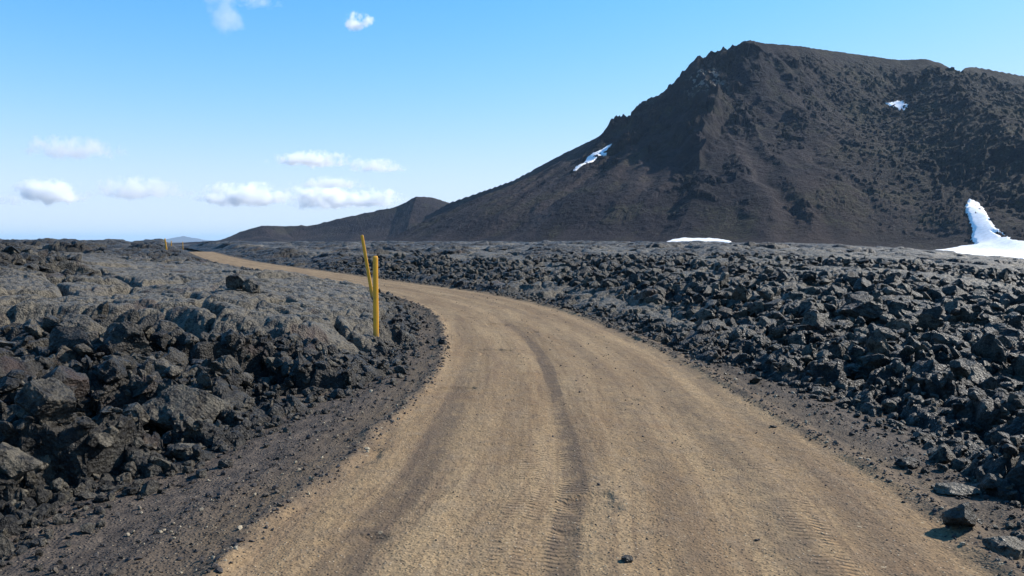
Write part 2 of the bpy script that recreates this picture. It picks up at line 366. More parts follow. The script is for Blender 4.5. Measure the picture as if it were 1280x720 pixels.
    c = k.mix(k.ramp(fin, .36, .56, .6, 0), c, (.085, .06, .038))
    v2_ = nt.nodes.new('ShaderNodeTexVoronoi'); k.set(v2_.inputs['Vector'], p); v2_.inputs['Scale'].default_value = 13; v2_.inputs['Randomness'].default_value = 1
    s2_ = nt.nodes.new('ShaderNodeSeparateColor'); k.set(s2_.inputs[0], v2_.outputs['Color'])
    thr = k.math('MULTIPLY', s2_.outputs[2], .3)
    spot = k.ramp(k.math('SUBTRACT', v2_.outputs[0], thr), -.04, .04, 1, 0)
    c = k.mix(k.math('MULTIPLY', k.math('MULTIPLY', spot, k.ramp(s2_.outputs[0], .62, .7)), .75), c, (.055, .040, .028)); c = k.mix(k.math('MULTIPLY', k.math('MULTIPLY', spot, k.ramp(s2_.outputs[1], .8, .86)), .6), c, (.34, .27, .17))
    c = k.mix(k.math('MULTIPLY', k.ramp(k.noise(p, 9, 5, .75), .52, .62), .45), c, (.105, .072, .042))
    # tread marks: cross ribs pressed in the tracks
    rib = k.math('SINE', k.math('ADD', k.math('MULTIPLY', s, 88.), k.math('MULTIPLY', k.math('ABSOLUTE', k.math('SINE', k.math('MULTIPLY', t, 13.))), 3.)))
    d1 = k.ramp(k.math('ABSOLUTE', k.math('SUBTRACT', tt, 1.72)), .08, .22, 1, 0); d2 = k.ramp(k.math('ABSOLUTE', k.math('SUBTRACT', tt, -.4)), .1, .2, .8, 0); d3 = k.ramp(k.math('ABSOLUTE', k.math('SUBTRACT', tt, -.72)), .08, .2, .6, 0)
    rm = k.math('MULTIPLY', k.math('MAXIMUM', d1, k.math('MAXIMUM', d2, d3)), k.math('MULTIPLY', k.ramp(k.noise(p, 1.1, 5, .7), .46, .54), k.ramp(s, 34, 44, 1, 0)))
    h = k.math('ADD', k.math('MULTIPLY', fin, .5), k.math('MULTIPLY', k.ramp(pv, 0, .5, 1, 0), .35))
    h = k.math('ADD', h, k.math('MULTIPLY', k.math('MULTIPLY', rib, rm), .42))
    nr = k.bump(mid, .5, .05); nr = k.bump(h, .8, .022, nr)
    k.bsdf(c, .95, nr, .15)
    return m
def mat_verge():
    m, nt = new_mat('dark cinder gravel'); k = N(nt); p = k.pos(); e = k.attr('edge')
    n1 = k.noise(p, .9, 4); n2 = k.noise(p, 5, 5, .65); n3 = k.noise(p, 34, 3, .7)
    c = k.mix(k.ramp(n2, .35, .65), (.058, .046, .037), (.108, .084, .063))
    c = k.mix(k.math('MULTIPLY', k.ramp(e, .15, .95, 1, .0), k.ramp(n1, .3, .6, .3, .9)), c, (.118, .085, .050))
    cbv = nt.nodes.new('ShaderNodeCombineXYZ'); k.set(cbv.inputs[0], k.math('MULTIPLY', e, 6.)); k.set(cbv.inputs[1], k.math('MULTIPLY', k.attr('along'), .35))
    c = k.mix(k.ramp(k.noise(cbv.outputs[0], 1., 4, .6), .48, .66, 0, .65), c, (.036, .028, .022))
    c = k.mix(k.ramp(n3, .35, .7, .5, 0), c, (.024, .019, .016))
    v = nt.nodes.new('ShaderNodeTexVoronoi'); k.set(v.inputs['Vector'], p); v.inputs['Scale'].default_value = 30
    sp = nt.nodes.new('ShaderNodeSeparateColor'); k.set(sp.inputs[0], v.outputs['Color'])
    lite = k.math('MULTIPLY', k.ramp(v.outputs[0], .2, .36, 1, 0), k.ramp(sp.outputs[1], .82, .88))
    c = k.mix(k.math('MULTIPLY', lite, .7), c, (.24, .20, .14))
    h = k.math('ADD', k.math('MULTIPLY', n3, .5), k.math('MULTIPLY', k.ramp(v.outputs[0], 0, .5, 1, 0), .6))
    nr = k.bump(n2, .7, .06); nr = k.bump(h, .9, .03, nr)
    k.bsdf(c, .92, nr, .2)
    return m
def mat_mount():
    m, nt = new_mat('volcanic scree'); k = N(nt); p = k.pos(); cr = k.attr('crag'); lo = k.attr('lower'); pale = k.attr('pale')
    n1 = k.noise(p, .012, 5, .6); n2 = k.noise(p, .05, 6, .65); n3 = k.noise(p, .35, 5, .7); n4 = k.noise(p, 1.3, 3, .7)
    c = k.mix(k.ramp(n1, .38, .62), (.017, .0135, .0175), (.036, .0275, .028))
    c = k.mix(k.ramp(n2, .45, .66, 0, .8), c, (.012, .0105, .013))
    c = k.mix(k.ramp(k.noise(p, .006, 3, .5), .5, .62, 0, .6), c, (.050, .034, .028))
    c = k.mix(k.ramp(k.attr('streak'), .05, .7, 0, .75), c, (.060, .046, .042))
    c = k.mix(k.ramp(k.attr('streak'), -.05, -.7, 0, .75), c, (.010, .009, .012))
    c = k.mix(k.math('MULTIPLY', lo, .75), c, k.mix(k.ramp(n2, .35, .65), (.014, .0145, .015), (.055, .051, .038)))
    c = k.mix(k.math('MULTIPLY', cr, .75), c, k.mix(k.ramp(n2, .45, .65), (.010, .010, .012), (.032, .028, .026)))
    c = k.mix(k.math('MULTIPLY', k.ramp(k.noise(p, .02, 4, .6, .5), .52, .66), k.ramp(n3, .4, .6, .1, .7)), c, (.060, .054, .028))
    c = k.mix(k.math('MULTIPLY', k.ramp(pale, .15, .6), k.ramp(k.noise(p, .11, 4, .6), .52, .57)), c, (.26, .235, .195))
    v = nt.nodes.new('ShaderNodeTexVoronoi'); k.set(v.inputs['Vector'], p); v.inputs['Scale'].default_value = .34
    sp = nt.nodes.new('ShaderNodeSeparateColor'); k.set(sp.inputs[0], v.outputs['Color'])
    lite = k.math('MULTIPLY', k.ramp(v.outputs[0], .2, .4, 1, 0), k.ramp(sp.outputs[1], .86, .93))
    c = k.mix(k.math('MULTIPLY', lite, k.math('ADD', .25, k.math('MULTIPLY', lo, .5))), c, (.11, .10, .08))
    c = k.mix(k.ramp(n4, .4, .66, .5, 0), c, (.009, .008, .010))
    h = k.math('ADD', k.math('MULTIPLY', n3, 1.), k.math('MULTIPLY', n4, .5))
    nr = k.bump(h, .8, 3.0)
    k.bsdf(c, .95, nr, .1)
    return m
def mat_simple(name, c1, c2, scale, rough=.8, bump=.3, bd=.01, spec=.5, detail=5):
    m, nt = new_mat(name); k = N(nt); tc = nt.nodes.new('ShaderNodeTexCoord').outputs['Object']
    n = k.noise(tc, scale, detail, .6)
    k.bsdf(k.mix(k.ramp(n, .35, .65), c1, c2), rough, k.bump(n, bump, bd), spec)
    return m
M = dict(lava=mat_lava(), road=mat_road(), verge=mat_verge(), mount=mat_mount())
M['snow'] = mat_simple('old snow', (.76, .74, .70), (.90, .885, .86), .35, .6, .5, .25)
M['plain'] = mat_simple('dark plain', (.035, .032, .030), (.075, .066, .055), .01, .9, .1, 1)
M['hill'] = mat_simple('far hill rock', (.045, .038, .036), (.075, .062, .055), .02, .9, .3, 3)
M['yellow'] = mat_simple('yellow plastic', (.80, .37, .006), (.68, .30, .006), 9, .45, .08, .002)
def mat_pole():
    m, nt = new_mat('yellow plastic'); k = N(nt); tc = nt.nodes.new('ShaderNodeTexCoord').outputs['Object']
    sp = nt.nodes.new('ShaderNodeSeparateXYZ'); k.set(sp.inputs[0], tc); n = k.noise(tc, 14, 6, .7); n2 = k.noise(tc, 3, 3, .5)
    c = k.mix(k.ramp(n2, .35, .65), (.80, .36, .006), (.66, .31, .012))
    dirt = k.math('ADD', k.ramp(k.math('ADD', sp.outputs[2], k.math('MULTIPLY', n, .5)), .3, .9, .75, 0), k.ramp(n, .6, .72, 0, .5), clamp=True)
    k.bsdf(k.mix(dirt, c, (.20, .13, .06)), k.ramp(n, .3, .7, .4, .65), k.bump(n, .15, .003), .5); return m
M['yellow'] = mat_pole()
M['black'] = mat_simple('black plastic', (.015, .015, .016), (.03, .03, .03), 20, .6, .1, .002)
M['grey'] = mat_simple('galvanised steel', (.40, .40, .40), (.55, .55, .54), 25, .4, .1, .002)
M['pebble'] = None
def mat_stone(name, a, b, c):
    m, nt = new_mat(name); k = N(nt); r = k.attr('rnd'); p = k.pos()
    col = k.mix(k.ramp(r, .45, .8), a, b); col = k.mix(k.ramp(r, .86, .93), col, c)
    n = k.noise(p, 60, 4, .7)
    col = k.mix(k.ramp(n, .3, .6, .5, 0), col, (.012, .011, .011))
    k.bsdf(col, .8, k.bump(n, .7, .01), .4); return m
M['pebble'] = mat_stone('loose pebbles', (.032, .027, .025), (.085, .068, .050), (.30, .25, .17))

# ------------------------------------------------------------------ rocks
def ico(sub):
    bm = bmesh.new(); bmesh.ops.create_icosphere(bm, subdivisions=sub, radius=1)
    V = np.array([v.co[:] for v in bm.verts], f32); F = np.array([[v.index for v in f.verts] for f in bm.faces], np.int32); bm.free(); return V, F
ICO = {i: ico(i) for i in (1, 2, 3, 4, 5)}
def rock(sub, seed, cuts=14, rough=.1, flat=.7):
    r = np.random.default_rng(seed); V, F = ICO[sub]; V = V.copy()
    for i in range(cuts):
        n = r.normal(size=3); n /= np.linalg.norm(n); d = r.uniform(.45, .85)
        k = V @ n - d; V = np.where((k > 0)[:, None], V - k[:, None] * n, V)
    if sub >= 3:
        d = 0
        for o, (sc, a) in enumerate(((1.7, 1.), (3.9, .5), (9, .3), (20, .2))):
            if sub < 4 and sc > 9: continue
            d = d - .5 * a * np.abs(gn(V[:, 1] * sc * 1.3 + V[:, 2] * sc * .4 + seed, V[:, 0] * sc * 1.3 + V[:, 2] * sc * .9, seed + 13 + o)) + a * gn(V[:, 0] * sc + V[:, 2] * sc * .7 + seed, V[:, 1] * sc - V[:, 2] * sc * .6, seed + o) + a * .7 * (gn(V[:, 2] * sc + seed, V[:, 0] * sc * .8 + V[:, 1] * sc * .5, seed + 7 + o))
        V = V * (1 + rough * d)[:, None]
    V = V * np.array([r.uniform(.8, 1.2), r.uniform(.7, 1.1), flat * r.uniform(.45, 1.25)])
    return V.astype(f32), F
def rot3(n, tilt):
    a = rng.uniform(0, 6.283, n); b = rng.normal(0, tilt, n); c = rng.normal(0, tilt, n)
    ca, sa, cb, sb, cc, sc = np.cos(a), np.sin(a), np.cos(b), np.sin(b), np.cos(c), np.sin(c)
    R = np.zeros((n, 3, 3)); 
    Rz = np.zeros((n, 3, 3)); Rz[:, 0, 0] = ca; Rz[:, 0, 1] = -sa; Rz[:, 1, 0] = sa; Rz[:, 1, 1] = ca; Rz[:, 2, 2] = 1
    Rx = np.zeros((n, 3, 3)); Rx[:, 0, 0] = 1; Rx[:, 1, 1] = cb; Rx[:, 1, 2] = -sb; Rx[:, 2, 1] = sb; Rx[:, 2, 2] = cb
    Ry = np.zeros((n, 3, 3)); Ry[:, 1, 1] = 1; Ry[:, 0, 0] = cc; Ry[:, 0, 2] = sc; Ry[:, 2, 0] = -sc; Ry[:, 2, 2] = cc
    return Rz @ Rx @ Ry
def scatter(name, pos, size, sub, mat, label, tilt=.5, nvar=10, seed=100, slab=None, **kw):
    lib = [rock(sub, seed + i, **kw) for i in range(nvar)]
    Vs = []; Fs = []; At = []; Sl = []; off = 0
    which = rng.integers(0, nvar, len(pos)); R = rot3(len(pos), tilt); rn = rng.random(len(pos))
    for i in range(nvar):
        m = which == i
        if not m.any(): continue
        V, F = lib[i]
        W = np.einsum('nij,vj->nvi', R[m], V) * size[m][:, None, None] + pos[m][:, None, :]
        k = m.sum(); Vs.append(W.reshape(-1, 3)); Fs.append((F[None] + (np.arange(k) * len(V))[:, None, None]).reshape(-1, 3) + off); off += k * len(V)
        At.append(np.repeat(rn[m], len(V))); Sl.append(np.repeat(rn[m] * .55 if slab is None else slab[m], len(V)))
    me = mesh_np(name, np.concatenate(Vs), tris=np.concatenate(Fs), attrs=dict(rnd=np.concatenate(At), slab=np.concatenate(Sl)), mat=mat)
    return link(name, me, kind='stuff', label=label)

def log(*a): print('[%.1f]' % (time.time() - T0), *a, flush=True)
# ------------------------------------------------------------------ build: lava field
x, y = fan(-50, 50, 1340, 5.5, 450, 1620)
s, t = pmap(lambda a, b: road_st(a, b), x, y)
hw, el, er = prof(s)
keep0 = (t > er - .95) | (t < -el + .95)
xs, ys = x[keep0], y[keep0]
z, ox, oy, P, u = pmap(lava, xs, ys)
Z = np.full(x.size, -9, f32); PP = np.zeros(x.size, f32); OX = PP.copy(); OY = PP.copy()
Z[keep0] = z; PP[keep0] = P; OX[keep0] = ox; OY[keep0] = oy
def blur(a, w):
    b = a.reshape(1620, 1340); c = b.copy()
    c[1:-1, 1:-1] = (b[:-2, 1:-1] + b[2:, 1:-1] + b[1:-1, :-2] + b[1:-1, 2:] + .5 * (b[:-2, :-2] + b[2:, 2:] + b[:-2, 2:] + b[2:, :-2])) / 6
    return (b * (1 - w) + c * w).ravel()
out = Z < -8
for w_ in (.6,): Z = np.where(out, Z, blur(np.where(out, -.5, Z), w_))         # takes off one-vertex needles
F, used = grid_faces(1620, 1340, keep0)
V = np.stack([x + OX, y + OY, Z], 1)[used]
link('lava_field', mesh_np('lava_field', V, quads=F, attrs=dict(slab=PP[used]), mat=M['lava']), kind='structure', label='black broken lava field on both sides of the dirt road')
log('lava', len(V))
# gravel verge sheet
x, y = fan(-75, 60, 700, 3, 300, 560)
s, t = pmap(lambda a, b: road_st(a, b), x, y); hw, el, er = prof(s)
keep = (t < er + 1.2) & (t > -el - 1.2) & (np.abs(t) > hw - .3)
z = surf(x, y, s, t, hw) - .02 * sm((hw + .22 - np.abs(t)) / .1)
F, used = grid_faces(560, 700, keep)
V = np.stack([x, y, z], 1)[used]
link('gravel_verge', mesh_np('gravel_verge', V, quads=F, attrs=dict(edge=(np.abs(t) - hw)[used], along=s[used]), mat=M['verge']), kind='structure', label='dark cinder gravel verge along both road edges')
# dirt road, gridded along its own line
sv = [8.]
while sv[-1] < RS[-1] - 1: sv.append(sv[-1] + max(.028, (sv[-1] - 18) * .0045))
sv = np.array(sv); tv = np.linspace(-1, 1, 190)
cx = np.interp(sv, RS, RC[:, 0]); cy = np.interp(sv, RS, RC[:, 1])
# smooth the line a little so that its normals do not jump
ss_, tt_ = np.meshgrid(sv, tv, indexing='ij')
hwv = np.interp(sv, RS, RC[:, 2]) + .25
sm_s = RS[:]; tx = np.gradient(np.interp(np.clip(sv, 0, RS[-1]), RS, RC[:, 0]), sv); ty = np.gradient(np.interp(sv, RS, RC[:, 1]), sv)
def lp(a, w=3.):
    out = np.empty_like(a)
    for i, q in enumerate(sv):
        wdt = max(1.2, (q - 20) * .05); m = np.abs(sv - q) < wdt; out[i] = a[m].mean()
    return out
tx = lp(tx); ty = lp(ty); L = np.hypot(tx, ty); tx /= L; ty /= L
lat = tt_ * hwv[:, None]
X = (cx[:, None] + ty[:, None] * lat).ravel().astype(f32); Y = (cy[:, None] - tx[:, None] * lat).ravel().astype(f32)
s, t = pmap(lambda a, b: road_st(a, b), X, Y); hw, _, _ = prof(s)
z = surf(X, Y, s, t, hw) + .006
F, used = grid_faces(len(sv), 190, np.ones(X.size, bool))
link('dirt_road', mesh_np('dirt_road', np.stack([X, Y, z], 1), quads=F[:, ::-1], attrs=dict(lat=t, along=s, edge=np.abs(t) - hw), mat=M['road']), kind='structure', label='sandy brown dirt road curving left through the lava')
log('road', len(sv))

# ------------------------------------------------------------------ base ground to the horizon
A = np.linspace(0, 2 * math.pi, 181)[:-1]; R = np.exp(np.linspace(math.log(2), math.log(60000), 90))
rr, aa = np.meshgrid(R, A, indexing='ij'); x = (rr * np.sin(aa)).ravel(); y = (rr * np.cos(aa)).ravel()
z = np.where(y > 0, ground(x, y), 0) * np.clip(1 - (np.hypot(x, y) - 600) / 2500, 0, 1) - 3.2
idx = np.arange(90 * 180).reshape(90, 180); nx = np.roll(idx, -1, 1)
F = np.stack([idx[:-1], idx[1:], nx[1:], nx[:-1]], -1).reshape(-1, 4)
V = np.concatenate([np.stack([x, y, z], 1), [[0, 0, -3.2]]]); 
me = mesh_np('ground', V, quads=F, mat=M['plain'])
link('ground', me, kind='structure', label='dark volcanic plain reaching the horizon')

# ------------------------------------------------------------------ mountain
NC, NR = 1050, 640
A = np.radians(np.linspace(-24, 52, NC)); R = np.concatenate([np.linspace(372, 900, 260)[:-1], np.linspace(900, 1330, 270)[:-1], np.linspace(1330, 1900, 112)]); NR = len(R)
rr, aa = np.meshgrid(R, A, indexing='ij'); x = (rr * np.sin(aa)).ravel().astype(f32); y = (rr * np.cos(aa)).ravel().astype(f32)
z, cr, lo, v = pmap(mount, x, y)
pale = np.exp(-(((x - 238) / 20) ** 2 + ((y - 990) / 55) ** 2)) * sm((z - 150) / 30)
F, used = grid_faces(NR, NC, z > ground(x, y) - 5.5)
link('volcano_slope', mesh_np('volcano_slope', np.stack([x, y, z], 1)[used], quads=F, attrs=dict(crag=cr[used], streak=v[used], lower=lo[used], pale=pale[used]), mat=M['mount']), kind='structure', label='dark brown volcanic mountain with crags and scree slopes')
log('mountain', used.sum())

# camera numbers (for setting things on the terrain along known sight lines)
CH = 2.4; PIT = math.atan(58 / 1000)
def ray(px, py):
    a = (px - 640) / 1000; b = -(py - 360) / 1000
    d = np.array([a, math.cos(PIT) + b * math.sin(PIT), -math.sin(PIT) + b * math.cos(PIT)]); return d / d[1]
def hit_mount(px, py):
    d = ray(px, py); D = np.arange(385., 1700., 1.)
    X = (d[0] * D).astype(f32); Yy = D.astype(f32); zt = mount(X, Yy)[0]
    k = np.nonzero(zt > CH + d[2] * D)[0]
    k = k[0] if len(k) else len(D) - 1
    return X[k], Yy[k]
# ------------------------------------------------------------------ snow patches
def inside(px, py, poly):
    """signed distance to a polygon, positive inside"""
    n = len(poly); ins = np.zeros(px.shape, bool); d = np.full(px.shape, 1e18)
    for i in range(n):
        ax, ay = poly[i]; bx, by = poly[(i + 1) % n]
        c = ((ay > py) != (by > py)) & (px < (bx - ax) * (py - ay) / (by - ay + 1e-9) + ax); ins ^= c
        L2 = (bx - ax) ** 2 + (by - ay) ** 2 + 1e-9; k = np.clip(((px - ax) * (bx - ax) + (py - ay) * (by - ay)) / L2, 0, 1)
        d = np.minimum(d, (px - ax - (bx - ax) * k) ** 2 + (py - ay - (by - ay) * k) ** 2)
    return np.where(ins, np.sqrt(d), -np.sqrt(d))
def snow(label, poly, thick, wob, edge, holes=[], step=1.0):
    P = np.array([hit_mount(*p) for p in poly]); 
    x0, y0 = P.min(0) - 12; x1, y1 = P.max(0) + 12
    nx = int((x1 - x0) / step) + 2; ny = int((y1 - y0) / step) + 2
    yy, xx = np.meshgrid(np.linspace(y0, y1, ny), np.linspace(x0, x1, nx), indexing='ij'); xx = xx.ravel().astype(f32); yy = yy.ravel().astype(f32)
    d = inside(xx, yy, P) + wob * fbm(xx / (wob * 3), yy / (wob * 3), 201, 4)
    for h in holes:
        H = np.array([hit_mount(*p) for p in h]); d = np.minimum(d, -inside(xx, yy, H) + .5 * wob * fbm(xx / wob, yy / wob, 203, 3))
    zt, _, _, _ = pmap(mount, xx, yy)
    # snow fills the ground's small hollows
    zz = zt.reshape(ny, nx); q = zz.copy()
    for _ in range(40): q[1:-1, 1:-1] = (q[:-2, 1:-1] + q[2:, 1:-1] + q[1:-1, :-2] + q[1:-1, 2:] + q[1:-1, 1:-1] * 2) / 6
    ed = sm((d + edge * .3) / edge).ravel()
    z = zt * (1 - ed) + (q.ravel() + thick) * ed - 1.2 * (1 - sm((d + edge * .6) / (edge * .5)))
    F, used = grid_faces(ny, nx, d > -edge * .7)
    if len(F) == 0: log('no snow', label); return
    link('snow_patch', mesh_np('snow_patch', np.stack([xx, yy, z], 1)[used], quads=F, mat=M['snow']), label=label, category='snow patch')
snow('thin diagonal streak of snow high on the left mountain slope', [(765, 180), (750, 188), (733, 200), (716, 214), (719, 214), (736, 204), (750, 194), (761, 187)], 1.2, .5, 1.2)
snow('flat white snow strip at the mountain foot just behind the lava', [(832, 303), (840, 300), (862, 298), (885, 298.5), (900, 300), (914, 302.5), (914, 304.5), (832, 304.5)], 1.0, 2., 3.)
snow('small lone snow spot high below the mountain crest', [(1108, 129), (1122, 127), (1135, 130), (1127, 135), (1116, 135)], .9, 2., 2.5)
snow('large bright snow field spreading at the right foot of the mountain', [(1211, 250), (1224, 255), (1233, 268), (1241, 281), (1251, 291), (1266, 300), (1290, 302), (1350, 306), (1350, 326), (1158, 318), (1165, 314), (1200, 309), (1220, 307), (1214, 298), (1217, 289), (1212, 275), (1207, 260)], 1.0, 1.2, 2.5,
     holes=[[(1240, 290), (1250, 291), (1262, 297), (1252, 298)]])
log('snow')
# ------------------------------------------------------------------ far hills
def hill(name, label, pts, depth, mat, rough):
    """pts: crest x,y,z ; a ridge with slopes on both sides"""
    pts = [tuple(p) for p in pts]; xs = [p[0] for p in pts]; ys = [p[1] for p in pts]
    x0, x1 = min(xs) - depth, max(xs) + depth; y0, y1 = min(ys) - depth, max(ys) + depth
    nx, ny = 200, 70
    yy, xx = np.meshgrid(np.linspace(y0, y1, ny), np.linspace(x0, x1, nx), indexing='ij'); xx = xx.ravel().astype(f32); yy = yy.ravel().astype(f32)
    d, z, s = pdist(xx, yy, pts)
    h = z * np.clip(1 - d / depth, 0, 1) ** 1.3 - 4.5
    h = h + rough * fbm(xx / depth * 5, yy / depth * 5, 301, 5) * np.clip(h / 20, 0, 1)
    F, used = grid_faces(ny, nx, h > -4.4)
    me = mesh_np(name, np.stack([xx, yy, h], 1)[used], quads=F, mat=mat); me.shade_smooth()
    link(name, me, kind='structure', label=label)
def pt(px, py, D):
    d = ray(px, py); return (d[0] * D, D, CH + d[2] * D + 4.5)
hill('blue_mountain', 'low blue mountain far away on the left horizon', [pt(170, 302.5, 16000), pt(203, 300.5, 16000), pt(218, 297, 16000), pt(229, 295, 16000), pt(243, 297.5, 16000), pt(262, 301, 16000)], 900, M['hill'], 12)
hill('blue_ridge', 'thin blue ridge line on the horizon', [pt(95, 302, 18000), pt(130, 301.5, 18000), pt(150, 301.8, 18000), pt(175, 302.2, 18000)], 1200, M['hill'], 10)
hill('dark_hill', 'low brown hill at the left end of the horizon', [pt(-70, 296, 3000), pt(-20, 296.5, 3000), pt(0, 298, 3000), pt(15, 301, 3000), pt(36, 303, 3000)], 120, M['hill'], 3)

# ------------------------------------------------------------------ loose stones
def cand(n, a0, a1, r0, r1):
    a = np.radians(rng.uniform(a0, a1, n)); r = np.exp(rng.uniform(math.log(r0), math.log(r1), n))
    return (r * np.sin(a)).astype(f32), (r * np.cos(a) - 4).astype(f32), r
# 1 blocks lying in the rubble
x, y, r = cand(70000, -45, 45, 8.5, 75)
s, t = road_st(x, y); hw, el, er = prof(s); k = (t > er - .2) | (t < -el + .2); x, y, r = x[k], y[k], r[k]
z, ox, oy, P, u = pmap(lava, x, y)
k = (u > -.05) & (rng.random(len(x)) > P * 1.6)
x, y, r, z, P, u, ox, oy = [q[k] for q in (x, y, r, z, P, u, ox, oy)]
smin = (.020 + .0030 * r) * (.55 + .45 * sm(u / 1.5))
size = smin * np.clip(rng.random(len(x)), 1e-4, 1) ** (-1 / 1.75); size = np.minimum(size, (.16 + .36 * sm((u - .3) / 3)) * rng.uniform(.5, 1, len(x)))
pos = np.stack([x + ox, y + oy, z + size * .05], 1)
px_ = size * 1600 / r
for lo_, hi_, sub in ((0, 5, 1), (5, 20, 2), (20, 62, 3), (62, 9999, 4)):
    k = (px_ >= lo_) & (px_ < hi_); log('rubble class', sub, k.sum())
    scatter('lava_rubble', pos[k], size[k], sub, M['lava'], 'broken lava rubble lying on the rough parts of the field', .8, 14, 500 + sub, slab=(rng.random(k.sum()) ** 2 * .85).astype(f32), rough=.17, cuts=18, flat=.62)
log('rubble', len(x))
# 2 spill at the verge
def on_surf(x, y):
    s, t = road_st(x, y); hw, el, er = prof(s); return s, t, hw, el, er, surf(x, y, s, t, hw)
x, y, r = cand(65000, -50, 48, 8.5, 70)
s, t, hw, el, er, z = on_surf(x, y)
q = np.where(t > 0, er - t, el + t)                     # distance from the lava edge into the verge
pr = np.exp(-np.clip(q, 0, 9) / .3) * (q > -.5) * (np.abs(t) > hw - .1)
k = rng.random(len(x)) < pr
size = np.exp(rng.normal(-.2, .5, k.sum())) * .0052 * r[k] ** .9 * np.exp(-np.clip(q[k], 0, 2) * .55); size = np.clip(size, .008, .16)
scatter('verge_rubble', np.stack([x[k], y[k], z[k] + size * .25], 1), size, 2, M['lava'], 'small lava stones spilled along the verge', .6, 10, 700)
log('verge stones', k.sum())
# 3 pebbles: windrows, verge, road
x, y, r = cand(150000, -40, 40, 8.8, 60)
s, t, hw, el, er, z = on_surf(x, y)
a = np.abs(t) - hw
pr = .9 * np.exp(-((a - .03) / .14) ** 2) + .5 * np.exp(-((a - .75) / .2) ** 2) + .16 * (a > 0) + .03 * (a <= 0) + .05 * np.exp(-((t - .25) / .3) ** 2) + .04 * np.exp(-((t - 1.1) / .3) ** 2)
k = (rng.random(len(x)) < pr) & (t < er + .3) & (t > -el - .3)
size = np.exp(rng.normal(-.35, .5, k.sum())) * .0019 * r[k] ** .85; size = np.clip(size, .004, .045) * np.where(a[k] < -.1, .55, 1.)
scatter('loose_gravel', np.stack([x[k], y[k], z[k] + .006 + size * .2], 1), size, 1, M['pebble'], 'loose gravel on the road and its verges', .6, 10, 900, cuts=5)
log('pebbles', k.sum())

# ------------------------------------------------------------------ boulders one can single out
def lava_hit(px, py):
    d = ray(px, py); D = np.arange(5., 200., .03)
    X = (d[0] * D).astype(f32); Yy = D.astype(f32); zt = pmap(lava, X, Yy)[0]
    s, t = road_st(X, Yy); hw, el, er = prof(s); zs = surf(X, Yy, s, t, hw)
    zz = np.where((t > er - .5) | (t < -el + .5), np.maximum(zt, zs), zs)
    k = np.nonzero(zz > CH + d[2] * D)[0]; k = k[0] if len(k) else 0
    return float(X[k]), float(Yy[k]), float(zz[k])
def boulder(px, py, w, hgt, seed, label, slab=.4, rz=0., depth=.8, lean=0., sink=.2, name='boulder', cat='boulder', cuts=16, rough=.12, at=None):
    """px,py: its foot in the picture; w: width and hgt: height in metres"""
    X, Y, Zz = at or lava_hit(px, py)
    V, F = rock(5 if w > .5 else 4, seed, cuts, rough, 1.)
    ext = V.max(0) - V.min(0); V = V / ext * np.array([w, w * depth, hgt])
    V[:, 2] += hgt * (.5 - sink)
    me = mesh_np(name, V, tris=F, attrs=dict(slab=np.full(len(V), slab, f32), rnd=np.full(len(V), slab)), mat=M['lava'])
    o = link(name, me, label=label, category=cat); o.location = (X, Y + w * depth * .35, Zz); o.rotation_euler = (0, lean, rz); return o
boulder(205, 545, 1.3, .72, 11, 'large wedge shaped lava boulder with a long sloping top at the left verge', .55, .25, .75, .25)
boulder(232, 575, .42, .22, 12, 'small pale grey block in front of the large wedge shaped boulder', .8, .4, .8)
boulder(4, 610, .5, .42, 13, 'smooth pale boulder cut by the left picture edge', .75, 0, .9)
boulder(55, 530, .55, .5, 14, 'rough upright dark boulder deep in the rubble near the left edge', .35, .6, .8)
boulder(148, 440, .85, .6, 15, 'rounded dark boulder leaning below the smooth lava slab on the left', .3, .1, .9)
boulder(95, 425, .95, .5, 16, 'broad cracked boulder left of the rounded dark boulder', .65, -.3, .9, .3)
boulder(295, 362, .62, .42, 17, 'squat dark boulder standing beside the far edge of the smooth slab', .45, 0, .9)
boulder(314, 366, .45, .38, 18, 'paler narrow boulder touching the right side of the squat dark one', .55, .5, .9)
boulder(1183, 582, .3, .22, 21, 'blocky grey stone lying on the right slope of rubble above the verge', .6, .3, .8)
boulder(1205, 622, .42, .12, 22, 'flat pale lava slab lying at the right verge', .95, .1, .7)
boulder(1210, 664, .28, .24, 23, 'dark pointed stone alone on the right gravel verge', .15, .5, .9)
boulder(1262, 700, .3, .2, 24, 'pale grey stone in the bottom right corner', .95, .2, .8)
boulder(1140, 586, .28, .12, 25, 'low dark slab half sunk in the right verge', .2, .3, .7)
boulder(1095, 402, 1.2, .6, 26, 'dark boulder with a shaded face on the pale slabs to the right', .1, .2, .8)
boulder(530, 306, 6.2, 1.5, 27, 'black outcrop on the lava skyline right of the two yellow poles', .1, .1, .5, sink=.3, at=(-20.5, 185, 1.2))
boulder(783, 706, .085, .07, 28, 'small black stone lying on the road near the bottom', .1, .3, .9, name='loose_stone', cat='stone')
boulder(968, 236 + 300, .1, .05, 29, 'small dark stone at the right road edge beside the windrow', .1, .3, .9, name='loose_stone', cat='stone')
log('boulders')

